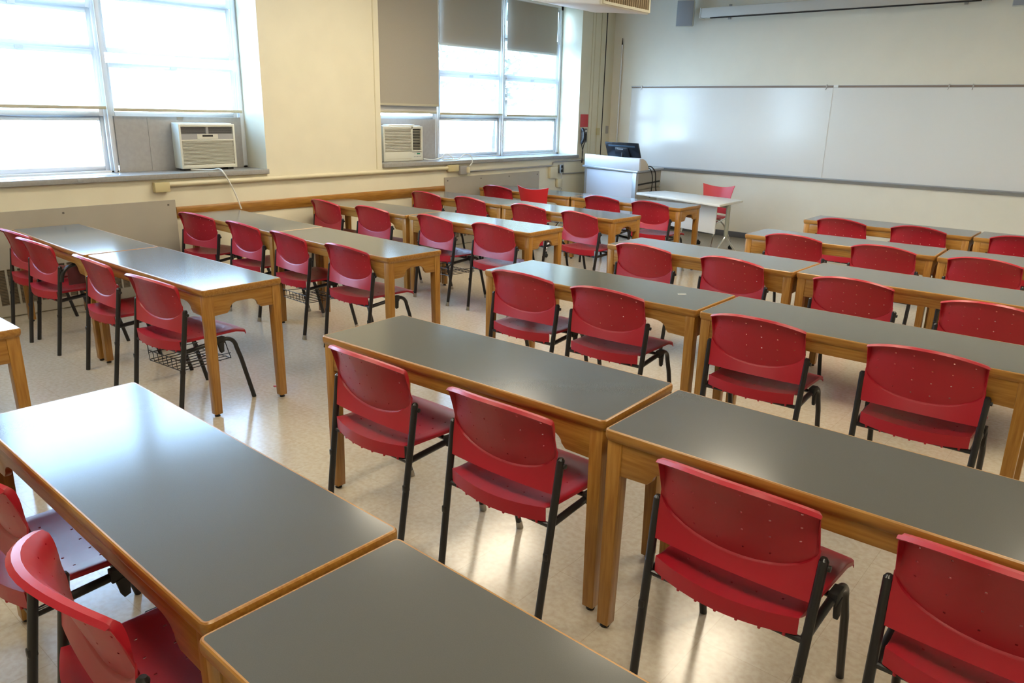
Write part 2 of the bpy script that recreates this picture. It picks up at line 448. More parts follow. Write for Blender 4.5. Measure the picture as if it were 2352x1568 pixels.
def spline(pts, n=8):
    P = [Vector(p) for p in pts]; out = []
    for i in range(len(P) - 1):
        p0, p1, p2, p3 = P[max(i-1, 0)], P[i], P[i+1], P[min(i+2, len(P)-1)]
        for k in range(n):
            t = k/n
            out.append(.5*((2*p1) + (p2-p0)*t + (2*p0-5*p1+4*p2-p3)*t*t + (3*p1-p0-3*p2+p3)*t**3))
    out.append(P[-1]); return out
obj('power_cord', MB().tube(spline([(-0.010, -0.207, -0.011), (0.060, -0.126, -0.011), (0.150, -0.056, -0.008), (0.230, -0.025, 0.005), (0.279, -0.010, -0.030), (0.282, 0.035, -0.110), (0.279, 0.096, -0.240), (0.276, 0.152, -0.400)]), .007, 8), M['cord'], ac1, smooth=True)
obj('power_cord', MB().tube(spline([(0.030, 0.328, 0.016), (0.060, 0.450, 0.005), (0.090, 0.571, 0.026), (0.080, 0.682, 0.076), (0.090, 0.773, 0.036), (0.110, 0.793, 0.005), (0.180, 0.682, 0.005), (0.130, 0.571, 0.005), (0.190, 0.773, 0.005), (0.210, 0.905, 0.066), (0.245, 0.986, 0.046), (0.260, 0.996, -0.034), (0.260, 0.945, -0.084)]), .007, 8), M['cord'], ac2, smooth=True)

# ------------------------------------------------------------------ conduits, boxes, radiator covers, phone corner
tag(obj('conduit_pipe', MB().tube([(WALL_X + .026, 3.40, 1.022), (WALL_X + .026, 7.12, 1.028)], .024, 14), M['cream'], smooth=True),
    'thick cream painted pipe running along the wall under the windows', 'pipe')
tag(obj('junction_box', MB().box(WALL_X + .001, WALL_X + .06, 3.27, 3.413, .956, 1.047), M['beige'], bevel=.006),
    'beige junction box under the near window sill at the end of the cream pipe', 'junction box', 'wall boxes')
tag(obj('junction_box', MB().box(WALL_X + .001, WALL_X + .06, 7.11, 7.296, .982, 1.068), M['beige'], bevel=.006),
    'beige junction box under the far window sill beside a grey outlet box', 'junction box', 'wall boxes')
t = thing('outlet_box', 'grey metal outlet box with plug under the far window sill', 'outlet', (WALL_X + .001, 7.395, .936), 0, 'wall boxes')
obj('box', MB().box(0, .05, -.065, .06, 0, .11), M['plate'], t, bevel=.006)
obj('plug', MB().box(.03, .09, .05, .085, .02, .09), M['cream'], t, bevel=.006)
tag(obj('thin_conduit', MB().tube([(WALL_X + .02, 7.475, .97), (WALL_X + .02, 9.32, .977), (WALL_X + .02, 9.36, .987), (WALL_X + .02, 9.37, 1.02), (WALL_X + .02, 9.42, 1.032), (WALL_X + .02, 10.26, 1.037)], .011, 8), M['plate'], smooth=True),
    'thin grey metal conduit running from the outlet box towards the lectern', 'conduit')
tag(obj('wire_raceway', MB().box(WALL_X + .001, WALL_X + .014, 9.65, 10.26, .835, .85), M['plate']), 'narrow grey raceway on wall just left of the lectern', 'raceway')
tag(obj('junction_box', MB().box(WALL_X + .001, WALL_X + .05, 9.28, 9.465, .79, .96), M['cream'], bevel=.005), 'cream painted box at the end of the thin grey conduit', 'junction box', 'wall boxes')
t = thing('power_outlet', 'silver power outlet plate on the wall left of the lectern', 'outlet', (WALL_X + .001, 9.576, .861))
obj('plate', MB().box(0, .04, -.055, .055, 0, .125), M['steel'], t, bevel=.004)
obj('socket', MB().box(.04, .043, -.025, .025, .012, .05), M['dark'], t); obj('socket', MB().box(.04, .043, -.025, .025, .075, .113), M['dark'], t)
t = thing('power_adapter', 'beige power adapter hanging by its cord below the silver outlet', 'adapter', (WALL_X + .001, 9.535, .648))
obj('body', MB().box(0.005, .05, -.06, .06, 0, .125), M['cream'], t, bevel=.01)
obj('cord', MB().tube(spline([(.03, .04, .12), (.035, .05, .16), (.03, .04, .215)]), .006, 8).tube(spline([(.03, 0, 0), (.04, .05, -.03), (.03, .02, -.08)]), .005, 8), M['plate'], t, smooth=True)
def radiator(y0, y1, h, label):
    t = thing('radiator_cover', label, 'radiator cover', (WALL_X + .001, (y0 + y1)/2, 0), 0, 'radiator covers')
    hw = (y1 - y0)/2; za, zb = .105, .405
    p = MB().box(0, .022, -hw, hw, zb, h).box(0, .022, -hw, hw, 0.012, za)
    p.box(0, .022, -hw, -hw + .12, za, zb).box(0, .022, hw - .12, hw, za, zb)
    obj('panel', p, M['tan_metal'], t)
    g = obj('grille', MB().box(0, .006, -hw + .12, hw - .12, za, zb), M['grille'], t)
    b = MB(); n = int((2*hw - .24)/.075)
    for k in range(n + 1):
        y = -hw + .12 + k*(2*hw - .24)/n
        b.box(.006, .022, y - .008, y + .008, za, zb)
    obj('grille_bar', b, M['tan_metal'], g)
    s = MB()
    for k in range(24): s.box(.006, .014, -hw + .12, hw - .12, za + .004 + k*.0125, za + .008 + k*.0125)
    obj('louvre', s, M['vent'], g)
    scr = MB()
    for k in (-.95, -.3, .3, .95): scr.box(.022, .025, k*hw - .008, k*hw + .008, h - .05, h - .034)
    obj('screw', scr, M['grille'], t)
radiator(.63, 3.463, .875, 'tan metal radiator cover with grille below the near window')
radiator(7.07, 9.04, .908, 'tan metal radiator cover on the wall below the far window')
t = thing('wall_phone', 'grey wall telephone hanging under the red sign at the corner', 'telephone', (WALL_X + .001, 10.10, 1.295))
obj('body', MB().box(0, .045, -.02, .105, .01, .225), M['phone'], t, bevel=.012)
obj('keypad', MB().box(.045, .048, .03, .085, .04, .15), M['dark'], t)
obj('label_card', MB().box(.045, .048, .045, .085, .175, .2), M['paper'], t)
obj('handset', MB().tube(spline([(.05, -.05, .0), (.085, -.055, .06), (.09, -.055, .12), (.085, -.055, .18), (.05, -.05, .225)]), [.022]*8 + [.016]*17 + [.022]*8, 10), M['mon'], t, smooth=True)
obj('cord', MB().tube(spline([(.03, -.03, .0), (.03, .01, -.09), (.03, .02, -.16), (.03, 0, -.3)]), .006, 8).tube(spline([(.03, .06, .01), (.03, .02, -.09), (.03, .01, -.16), (.03, .02, -.3)]), .006, 8), M['rubber'], t, smooth=True)
t = thing('wall_sign', 'small red notice with faint pale print above the wall telephone', 'sign', (WALL_X + .001, 10.163, 1.543))
obj('board', MB().box(0, .006, -.10, .10, 0, .19), M['sign'], t)
tx = MB()
for k, (a, b) in enumerate(((-.06, .06), (-.05, .07), (-.07, .02), (-.07, .06))): tx.box(.006, .007, a, b, .15 - k*.03, .155 - k*.03)
tx.box(.006, .007, .01, .045, .055, .085)
obj('lettering', tx, M['red2'], t)
tag(obj('switch_box', MB().box(WALL_X + .012, WALL_X + .035, 10.49, 10.57, 1.415, 1.525), M['beige'], bevel=.004), 'small beige switch box on the wall right of the red notice', 'switch')
tag(obj('wall_plate', MB().box(WALL_X + .001, WALL_X + .008, 10.78, 10.855, 1.437, 1.557), M['plate'], bevel=.003), 'grey blank metal plate near the room corner above the monitor', 'wall plate')
t = thing('pull_pole', 'thin grey metal pole standing upright in the room corner beside the whiteboard', 'pole', (-7.03, WALL_Y - .03, .0))
obj('shaft', MB().tube([(0, 0, .0), (0, 0, 2.80)], .012, 8), M['frame'], t, smooth=True)
obj('tip', MB().tube([(0, 0, 2.80), (0, 0, 2.90)], [.012, .004], 8), M['dark'], t, smooth=True)

# ------------------------------------------------------------------ whiteboards
SEAM, WBR, WZ0, WZ1 = -3.667, .55, .965, 2.145
gy = WALL_Y - .022
def board(x0, x1, label):
    t = thing('whiteboard', label, 'whiteboard', ((x0+x1)/2, WALL_Y - .001, WZ0), 0, 'whiteboards on the front wall')
    hw = (x1 - x0)/2
    obj('surface', MB().box(-hw + .004, hw - .004, -.018, -.001, 0, WZ1 - WZ0), M['wb'], t)
    e = MB().box(-hw, -hw + .005, -.021, 0, 0, WZ1 - WZ0).box(hw - .005, hw, -.021, 0, 0, WZ1 - WZ0)
    obj('edge_strip', e, M['white'], t)
board(-6.81, SEAM - .001, 'long white marker board left of the seam, beside the lectern corner')
board(SEAM + .001, WBR, 'long white marker board right of the seam on the front wall')
t = thing('display_rail', 'brown cork display rail with small hooks along the top of the whiteboards', 'rail', (0, WALL_Y - .001, WZ1))
obj('cork_strip', MB().box(-6.81, WBR, -.022, -.001, .003, .026), M['cork'], t)
obj('rail_edge', MB().box(-6.81, WBR, -.026, -.001, .026, .032).box(-6.81, WBR, -.026, -.001, .0005, .003), M['alu'], t)
for x in (-6.62, -3.75, -2.28, -2.02, -.9):
    obj('hook', MB().box(x - .008, x + .008, -.036, -.026, -.0, .04).tube([(x, -.034, .005), (x - .006, -.045, -.03)], .004, 6), M['plate'], t)
obj('clip', MB().box(-3.66, -3.60, -.034, -.026, .004, .036), M['white'], t)
t = thing('marker_tray', 'long grey metal marker tray under the whiteboards', 'tray', (0, WALL_Y - .001, .905))
obj('tray', MB().prism([(-.001, 0), (-.06, .02), (-.075, .045), (-.07, .05), (-.05, .035), (-.02, .03), (-.02, .06), (-.001, .06)], 'x', -6.81, WBR), M['alu'], t)
# ------------------------------------------------------------------ screen housing, speakers, projector
t = thing('projection_screen', 'long white projection screen housing mounted high above the whiteboard', 'projection screen', (-3.76, WALL_Y - .30, 3.08))
obj('housing', MB().box(-1.77, 1.79, -.07, .07, 0, .125), M['screen'], t, bevel=.012)
obj('end_cap', MB().box(-1.785, -1.765, -.075, .075, -.006, .131), M['screen'], t, bevel=.006); obj('end_cap', MB().box(1.785, 1.805, -.075, .075, -.006, .131), M['screen'], t, bevel=.006)
obj('screen_edge', MB().box(-1.63, 1.72, -.05, -.03, -.016, .002), M['dark'], t)
for x in (-1.5, 1.5): obj('bracket', MB().box(x - .02, x + .02, .06, .295, .05, .08).box(x - .02, x + .02, .285, .298, .0, .2), M['plate'], t)
def speaker(loc, rz, label):
    t = thing('loudspeaker', label, 'loudspeaker', loc, rz, 'wall loudspeakers')
    obj('cabinet', MB().hexa([(-.13, -.1, 0), (.13, -.1, 0), (.09, .1, .03), (-.09, .1, .03)], [(-.13, -.1, .36), (.13, -.1, .36), (.09, .1, .36), (-.09, .1, .36)]), M['spk_body'], t, bevel=.012)
    obj('cloth_grille', MB().box(-.118, .118, -.112, -.098, .012, .348), M['spk'], t, bevel=.008)
    obj('bracket', MB().box(-.03, .03, .09, .24, .18, .22), M['plate'], t)
speaker((-5.82, 10.66, 2.975), .25, 'pale grey loudspeaker on the front wall left of the screen housing')
speaker((-1.60, 10.66, 2.985), -.1, 'pale grey loudspeaker at the top right edge of the view, right of the screen')
def projector():
    t = thing('ceiling_projector', 'white rounded projector with a side vent, hung from the ceiling near the far window', 'projector', (-2.98, 4.13, 2.37), 0)
    prof = [(-.34, .22), (-.34, .13), (-.29, .075), (-.2, .03), (-.08, .005), (.06, -.005), (.2, -.018), (.32, -.032), (.32, .24), (.28, .27), (-.3, .27)]
    obj('housing', MB().prism(prof, 'y', -.27, .27), M['white'], t, bevel=.012, seg=3)
    v = obj('side_vent', MB().box(.316, .328, -.25, .262, -.022, -.007).box(.316, .328, -.25, .262, .20, .215).box(.316, .328, -.25, -.235, -.007, .2).box(.316, .328, .247, .262, -.007, .2), M['ac'], t)
    s = MB().box(.3205, .322, -.235, .247, -.007, .20)
    for k in range(20): s.box(.322, .326, -.228 + k*.0235, -.216 + k*.0235, -.007, .2)
    obj('vent_slat', s, M['vent'], v)
    obj('lens_barrel', MB().lathe((-.1, .268, .12), [(.06, 0), (.06, .05), (.045, .05), (.045, .03)], 16, 'y'), M['mon'], t, smooth=True)
    obj('mount_pole', MB().tube([(0, 0, .26), (0, 0, CEIL - 2.37)], .03, 12), M['white'], t, smooth=True)
projector()

# ------------------------------------------------------------------ ceiling lamps
for i, x in enumerate((-5.3, -2.6, .1)):
    for j, y in enumerate((.6, 4.75, 6.1)):
        t = thing('ceiling_light', 'recessed fluorescent ceiling light with glowing lens, above the desks', 'ceiling light', (x, y, CEIL), 0, 'fluorescent ceiling lights')
        f = MB(); f.box(-.32, .32, -.62, -.60, -.035, -.001).box(-.32, .32, .60, .62, -.035, -.001).box(-.32, -.30, -.6, .6, -.035, -.001).box(.30, .32, -.6, .6, -.035, -.001)
        obj('frame', f, M['white'], t); obj('lens', MB().box(-.30, .30, -.6, .6, -.03, -.004), M['lens'], t)

# ------------------------------------------------------------------ desks
def ring(mb, prof, R=.02, seg=5):
    n = 4*(seg + 1); vs = []
    for o, z in prof:
        for q, (sx, sy) in enumerate(((1, 1), (-1, 1), (-1, -1), (1, -1))):
            for k in range(seg + 1):
                a = q*PI/2 + k*PI/2/seg
                vs.append((sx*(W/2 - R) + (R + o)*math.cos(a), sy*(D/2 - R) + (R + o)*math.sin(a), z))
    fs = []
    m = len(prof)
    for i in range(m):
        j = (i + 1) % m
        for k in range(n):
            a, b = k, (k + 1) % n
            fs.append((i*n + a, i*n + b, j*n + b, j*n + a))
    return mb.add(vs, fs)
def apron_profile(L, flat, curve, deep, shallow):
    pts = [(-L/2, 0), (-L/2, -deep)]
    left = [(-L/2 + flat, -deep + .004), (-L/2 + flat + .018, -deep + .022)]
    for k in range(1, 6):
        a = k/5*PI/2
        left.append((-L/2 + flat + .018 + curve*(1 - math.cos(a)), -deep + .022 + (deep - .022 - shallow)*math.sin(a)))
    pts += left + [(-x, z) for x, z in reversed(left)] + [(L/2, -deep), (L/2, 0)]
    return pts
ZT = .722
def make_table():
    t = thing('classroom_table', '', 'table', group='grey-topped oak tables')
    lam = MB(); ring_pts = []
    R0 = .011; n = 5
    for sx, sy, q in ((1, 1, 0), (-1, 1, 1), (-1, -1, 2), (1, -1, 3)):
        for k in range(n + 1):
            a = q*PI/2 + k*PI/2/n
            ring_pts.append((sx*(W/2 - .02) + R0*math.cos(a), sy*(D/2 - .02) + R0*math.sin(a)))
    lam.prism(ring_pts, 'z', ZT + .004, H)
    obj('tabletop', lam, M['lam'], t)
    eb = MB(); ring(eb, [(-.009, H), (-.005, H), (-.0015, H - .003), (0, H - .009), (0, H - .022), (-.003, H - .032), (-.009, ZT), (-.018, ZT), (-.018, ZT + .006), (-.009, ZT + .006)])
    obj('edge_band', eb, M['wood_x'], t, smooth=True)
    lx, ly = W/2 - .009, D/2 - .009
    Lx, Ly = 2*lx - .10, 2*ly - .10
    pl = [(x, z + ZT) for x, z in apron_profile(Lx, .105, .075, .118, .055)]
    ps = [(y, z + ZT) for y, z in apron_profile(Ly, .085, .055, .118, .055)]
    for s in (-1, 1):
        obj('apron', MB().prism(pl, 'y', s*(ly - .006), s*(ly - .026)), M['wood_x'], t, bevel=.002)
        obj('apron', MB().prism(ps, 'x', s*(lx - .006), s*(lx - .026)), M['wood_y'], t, bevel=.002)
    for sx in (-1, 1):
        for sy in (-1, 1):
            a, b = .056, .048
            def q(s, z): return [(sx*(lx - .002), sy*(ly - .002), z), (sx*(lx - s), sy*(ly - .002), z), (sx*(lx - s), sy*(ly - s), z), (sx*(lx - .002), sy*(ly - s), z)]
            lg = obj('leg', MB().hexa(q(b, .016), q(a, ZT + .002)), M['wood_z'], t, bevel=.003)
            obj('glide', MB().lathe((sx*(lx - .024), sy*(ly - .024), 0), [(.015, 0), (.017, .004), (.012, .008), (.008, .018)], 12), M['rubber'], lg, smooth=True)
    return t
TABLE_LABELS = {
 'A1': 'oak table with grey top, wall end of the front row in the window-side block',
 'A2': 'oak table with grey top, aisle end of the front row in the window-side block',
 'B1': 'oak table with grey top, wall end of the second row in the window-side block',
 'B2': 'oak table with grey top, aisle end of the second row in the window-side block',
 'C1': 'oak table with grey top, wall end of the third row in the window-side block',
 'C2': 'oak table whose top shines white with glare, aisle end of third window-side row',
 'D1': 'oak table with grey top, against the oak wall rail where a white cord ends',
 'D2': 'oak table with grey top, aisle end of the fourth row in the window-side block',
 'E1': 'oak table with grey top, against the near radiator cover in the fifth window-side row',
 'E2': 'oak table with blue glare on its top, aisle end of the fifth window-side row',
 'F2': 'oak table cut off by the left edge of the view, sixth window-side row',
 'R1a': 'oak table with grey top, left end of the front row in the right-hand block',
 'R1b': 'oak table with grey top, right of the seam in the front row, right-hand block',
 'R2a': 'oak table with grey top, left end of the second row in the right-hand block',
 'R2b': 'oak table with grey top, right of the seam in the second row, right-hand block',
 'R3a': 'oak table with grey top, left end of the third row in the right-hand block',
 'R3b': 'oak table with grey top, right of the seam in the third row, right-hand block',
 'R4a': 'oak table with a tiny white scrap on it, left end of fourth right-hand row',
 'R4b': 'oak table with grey top, right of the seam in the fourth row, right-hand block',
 'R5a': 'oak table with two chairs, left end of the fifth row in the right-hand block',
 'R5b': 'oak table with grey top, right of the seam in the fifth row, right-hand block',
 'R6a': 'big nearest oak table with bluish sheen filling the lower left foreground',
 'R6b': 'nearest oak table cut off by the bottom edge of the view',
}
t0 = make_table(); first = True
for k, (x, y, th) in TABLES.items():
    if first:
        t0.location = (x, y, 0); t0.rotation_euler = (0, 0, th); t0['label'] = TABLE_LABELS[k]; first = False
    else:
        dup(t0, (x, y, 0), th, TABLE_LABELS[k])

# ------------------------------------------------------------------ chairs
HWB = .2385
def sm(a, b, x):
    t = max(0, min(1, (x - a)/(b - a))); return t*t*(3 - 2*t)
def back_mesh():
    us = sorted(set([-1, -.99, -.955, -.9, .9, .955, .99, 1] + [c + d for c in (-.80, -.48, -.16, .16, .48, .80) for d in (-.0125, .0125)] + [-.64, -.32, 0, .32, .64]))
    holes_t = (.16, .40, .63, .86)
    ts = sorted(set([0, .012, .025, .06, .28, .52, .75, .95] + [c + d for c in holes_t for d in (-.0105, .0105)]))
    ztop = lambda u: .774 + .050*(1 - abs(u)**2.2)
    ytop = lambda u: -.095*(1 - u*u)
    zarc = lambda u: .664 - .112*math.sqrt(max(0, 1 - u*u))
    rows = []
    for v in (0, .5, .97): rows.append(('low', v))
    for t in ts: rows.append(('in', t))
    rows += [('top', 0), ('top', 1), ('top', 2)]
    mb = MB(); nu = len(us); P = []
    for kind, t in rows:
        for u in us:
            za = zarc(u); zt = ztop(u); side = 1 - sm(.955, .995, abs(u))
            yp = .036 - .012*(1 - u*u)
            if kind == 'low':
                zb = .508; z = zb + (za - zb)*t; y = yp - .018*(1 - t)
            else:
                tt = t if kind == 'in' else 1
                z = za + (zt - .006 - za)*tt
                y_edge = yp + (ytop(u) - yp)*(tt**1.15)
                step = .007*sm(0, .025, tt)*side
                lip = .019*sm(.1, .9, tt)*side
                y = y_edge + step + lip
                if kind == 'top':
                    k = t
                    y = [y - .008, ytop(u) + .004, ytop(u) - .006][k]
                    z = [zt - .001, zt + .001, zt - .006][k]
            P.append((u*HWB*(1.0 if z > .6 else 1 - .012*(.6 - z)/.1), y, z))
    hc = {(-.80, 1), (-.80, 2), (.80, 1), (.80, 2), (.80, 3), (-.80, 3)} | {(c, r) for c in (-.48, .48) for r in range(0, 4)} | {(c, r) for c in (-.16, .16) for r in range(4)}
    fs = []
    for i in range(len(rows) - 1):
        for j in range(nu - 1):
            hole = False
            if rows[i][0] == 'in' and rows[i+1][0] == 'in':
                tm = (rows[i][1] + rows[i+1][1])/2; um = (us[j] + us[j+1])/2
                for c, r in hc:
                    if abs(um - c) < .004 and abs(tm - holes_t[r]) < .004: hole = True
            if not hole: fs.append((i*nu + j, i*nu + j + 1, (i+1)*nu + j + 1, (i+1)*nu + j))
    return mb.add(P, fs)
def seat_mesh():
    us = sorted(set([-1, -.99, -.96, .96, .99, 1, -.85, .85] + [c + d for c in (-.66, -.33, 0, .33, .66) for d in (-.014, .014)] + [-.5, -.17, .17, .5]))
    hv = (.22, .38, .54, .70)
    vs_ = sorted(set([0, .02, .05, .1, .3, .46, .62, .78, .86, .93, .97, 1] + [c + d for c in hv for d in (-.008, .008)]))
    rows = [('lip', 0), ('lip', .5), ('lip', .9)] + [('s', v) for v in vs_] + [('front', 1), ('front', 2)]
    P = []; nu = len(us)
    for kind, v in rows:
        for u in us:
            yb = .005 - .045*(1 - u*u)
            yf = .432 + .012*(1 - u*u)
            edge = sm(.985, 1.0, abs(u))
            hw = .222 + .012*(v if kind == 's' else (0 if kind == 'lip' else 1))
            if kind == 'lip':
                z = .398 + .052*v + .006*u*u; y = yb + .002*(1-v)
            elif kind == 's':
                y = yb + (yf - yb)*v
                dish = .022*(1 - abs(u)**2.5)*math.sin(PI*min(1, v/.82))**1 if v < .82 else 0
                z = .452 + .004*v + .006*u*u*(1 - v) - dish - .014*sm(.84, 1, v) - .016*edge*sm(0, .1, v)
            else:
                y = yf + .004; z = .436 - .008*v - .008*edge
            P.append((u*hw, y, z))
    fs = []
    for i in range(len(rows) - 1):
        for j in range(nu - 1):
            hole = False
            if rows[i][0] == 's' and rows[i+1][0] == 's':
                vm = (rows[i][1] + rows[i+1][1])/2; um = (us[j] + us[j+1])/2
                for c in (-.66, -.33, 0, .33, .66):
                    for r in hv:
                        if abs(um - c) < .005 and abs(vm - r) < .003: hole = True
            if not hole: fs.append((i*nu + j, i*nu + j + 1, (i+1)*nu + j + 1, (i+1)*nu + j))
    return MB().add(P, fs)
def arc_pts(c, r, a0, a1, n, x):
    return [(x, c[0] + r*math.cos(a0 + (a1 - a0)*k/n), c[1] + r*math.sin(a0 + (a1 - a0)*k/n)) for k in range(n + 1)]
def basket_mesh():
    b = MB(); r = .003
    z0, x0, y0, y1 = .265, .17, .03, .36
    for k in range(8):
        x = -x0 + k*2*x0/7
        b.tube([(x, y0, z0 + .06), (x, y0 + .004, z0), (x, y1, z0)], r, 6)
    for yy in (y0 + .004, .29, y1): b.tube([(-x0, yy, z0 - .004), (x0, yy, z0 - .004)], r, 6)
    b.tube([(-x0, y0, z0 + .06), (x0, y0, z0 + .06)], r, 6)
    for s in (-1, 1):
        b.tube([(s*x0, y1, z0), (s*x0, y1 - .01, z0 + .03), (s*(x0 + .02), y1 - .05, .405)], r, 6)
        b.tube([(s*x0, y0, z0 + .06), (s*(x0 + .02), y0 + .01, .40)], r, 6)
        b.tube([(s*x0, y1, z0 + .03), (s*x0, y0, z0 + .045)], r, 6)
    return b
def nubs():
    b = MB()
    for k in range(7):
        u = -.85 + k*1.7/6; b.lathe((u*.222, .012 - .045*(1 - u*u), .392), [(.0045, 0), (.0055, .01)], 8)
    return b
CH = {}
def make_chair(feet):
    t = thing('stacking_chair', '', 'chair', group='red plastic stacking chairs')
    CH.setdefault('back', back_mesh()); CH.setdefault('seat', seat_mesh())
    obj('backrest', CH['back'], M['red'], t, smooth=True, thick=-.0045, angle=38)
    st = obj('seat', CH['seat'], M['red'], t, smooth=True, thick=.0045, angle=38)
    obj('seat_rib', nubs(), M['red'], st)
    for s in (-1, 1):
        top, bot = Vector((s*.250, .043, .632)), Vector((s*.239, -.046, .0))
        pts = [bot + (top - bot)*k/10 for k in range(11)]
        rl_ = obj('rear_leg', MB().tube(pts + [top + Vector((0, .001, .008))], [.014]*11 + [.008], 12).lathe((s*.262, .045, .612), [(.0, -.003), (.009, 0), (.009, .008), (.0, .010)], 10, 'x'), M['black'], t, smooth=True)
        obj('stacking_knob', MB().box(s*.245 - .010, s*.245 + .010, -.022, .006, .27, .30), M['black'], rl_, bevel=.005)
        rail = [(s*.238, .01, .392), (s*.238, .14, .403), (s*.239, .27, .414)]
        bend = arc_pts((.285, .344), .07, PI/2 - .05, .12, 8, s*.241)
        leg = [(s*.245, .362 + (.450 - .362)*k/5, .34 - .34*k/5) for k in range(6)]
        fl_ = obj('front_leg', MB().tube(rail + bend + leg[1:], .0132, 12), M['black'], t, smooth=True)
        obj('ganging_hook', MB().prism([(.225, .40), (.265, .408), (.262, .345), (.243, .338), (.235, .352)], 'x', s*.245, s*.260).box(s*.228, s*.256, .215, .275, .395, .436), M['rubber'], fl_, bevel=.003)
        if feet:
            obj('foot_cap', MB().tube([tuple(bot), tuple(bot + (top - bot)*.055)], [.017, .015], 12), M['steel'], rl_, smooth=True)
            obj('foot_cap', MB().tube([(s*.245, .450, 0), (s*.2446, .441, .036)], [.016, .0142], 12), M['steel'], fl_, smooth=True)
    obj('crossbar', MB().tube([(-.238, .012, .392), (.238, .012, .392)], .010, 10).tube([(-.239, .25, .408), (.239, .25, .408)], .010, 10), M['black'], t, smooth=True)
    return t
ROWN = {'A': 'front', 'B': 'second', 'C': 'third', 'D': 'fourth', 'E': 'fifth'}
ORD = ['first', 'second', 'third', 'fourth']
def chair_label(k):
    if k[0] == 'R':
        n = 'abcd'.index(k[2]); row = ['front', 'second', 'third', 'fourth', 'fifth', 'sixth'][int(k[1]) - 1]
        return 'red plastic chair, %s from the aisle in the %s row of the right-hand block' % (ORD[n], row)
    return 'red plastic chair, %s from the window wall in the %s row, window-side block' % (ORD[int(k[1]) - 1], ROWN[k[0]])
SPECIAL = {
 'E4': 'red plastic chair with wire basket beneath, at the aisle end of the fifth window-side row',
 'C3': 'red plastic chair with wire basket beneath, third from the windows in third window-side row',
 'R3b': 'red plastic chair with wire basket beneath, second in the third row, right-hand block',
 'E2': 'red plastic chair with a black tube armrest, second from windows in fifth window-side row',
 'R5a': 'red plastic chair at the aisle end of the fifth row, right-hand block, seat angled left',
 'R6a': 'red plastic chair partly cut off by left edge, beneath the big foreground table',
 'R6b': 'red plastic chair at the bottom left corner, seen from above beside the foreground table',
 'R5d': 'red plastic chair cut off by the bottom right corner of the view',
}
SPECIAL['R5a'] = 'red plastic chair, first from the aisle in the fifth row of the right-hand block'
FEET = {'C3', 'C4', 'D1', 'D2', 'D3', 'R5a', 'R5b', 'A4', 'B4', 'C1', 'C2'}
BASKET = {'E4', 'C3', 'R3b', 'D3'}
proto = {}
bask = None
for k, (x, y, th) in CHAIRS.items():
    f = k in FEET; lab = SPECIAL.get(k, chair_label(k))
    if f not in proto:
        c = proto[f] = make_chair(f); c.location = (x, y, 0); c.rotation_euler = (0, 0, th); c['label'] = lab
    else:
        c = dup(proto[f], (x, y, 0), th, lab)
    c['variant'] = k
for c in [o for o in COL.objects if o.get('variant')]:
    k = c['variant']; del c['variant']
    if k in BASKET:
        if bask is None: bask = obj('wire_basket', basket_mesh(), M['black'], c, smooth=True)
        else:
            b = bask.copy(); COL.objects.link(b); b.parent = c
    if k == 'E2':
        obj('armrest', MB().tube(spline([(.266, .035, .53), (.266, .05, .59), (.266, .09, .63), (.266, .16, .643), (.266, .28, .643)]), .013, 10), M['black'], c, smooth=True)
        obj('arm_panel', MB().box(.259, .269, .08, .28, .50, .636), M['maroon'], c, bevel=.004)

# task chairs on casters
def task_chair(label, loc, rz):
    t = thing('caster_chair', label, 'chair', loc, rz, 'red chairs on casters')
    us = [-1 + k/8 for k in range(17)]; zs = [k/8 for k in range(9)]
    P = []; fs = []
    for v in zs:
        for u in us:
            hw = .19 + .055*v**2
            P.append((u*hw, .05 - .06*v - .045*(1 - u*u), .45 + .01 + v*(.345 + .035*u*u*sm(.5, 1, v)) + .02))
    n = len(us)
    for i in range(len(zs) - 1):
        for j in range(n - 1): fs.append((i*n + j, i*n + j + 1, (i+1)*n + j + 1, (i+1)*n + j))
    obj('backrest', MB().add(P, fs), M['red2'], t, smooth=True, thick=.006, angle=45)
    P = []; fs = []
    vs_ = [k/8 for k in range(9)]
    for v in vs_:
        for u in us: P.append((u*.225, .03 + v*.42, .455 - .018*(1 - abs(u)**2.5)*math.sin(PI*v) - .02*sm(.8, 1, v)))
    for i in range(len(vs_) - 1):
        for j in range(n - 1): fs.append((i*n + j, i*n + j + 1, (i+1)*n + j + 1, (i+1)*n + j))
    obj('seat', MB().add(P, fs), M['red2'], t, smooth=True, thick=.02, angle=45)
    for s in (-1, 1):
        lg = obj('front_leg', MB().tube(spline([(s*.20, .05, .60), (s*.225, .08, .46), (s*.235, .25, .41), (s*.24, .36, .38), (s*.25, .42, .24), (s*.255, .45, .07)]), .0115, 10), M['chrome'], t, smooth=True)
        r2 = obj('rear_leg', MB().tube(spline([(s*.236, .25, .41), (s*.24, .14, .33), (s*.25, .0, .14), (s*.255, -.03, .07)]), .0115, 10), M['chrome'], t, smooth=True)
        for l_, yy in ((lg, .45), (r2, -.03)):
            c = MB()
            for q in (-.014, .014): c.lathe((s*.255 + q, yy - .012, .026), [(.018, -.008), (.026, -.006), (.026, .006), (.018, .008)], 14, 'x')
            c.tube([(s*.255, yy, .075), (s*.255, yy, .045)], .012, 8).box(s*.255 - .006, s*.255 + .006, yy - .025, yy + .01, .02, .055)
            obj('caster', c, M['rubber'], l_, smooth=True)
    obj('crossbar', MB().tube([(-.236, .2, .415), (.236, .2, .415)], .010, 10).tube([(-.237, .3, .405), (.237, .3, .405)], .010, 10), M['chrome'], t, smooth=True)
    return t
task_chair('red chair on casters with concave top edge, second from windows in front window-side row', (-6.04, 7.50, 0), .02)
task_chair('bright red chair on casters facing the class behind the white teacher table', (-4.66, 9.80, 0), PI - .1)

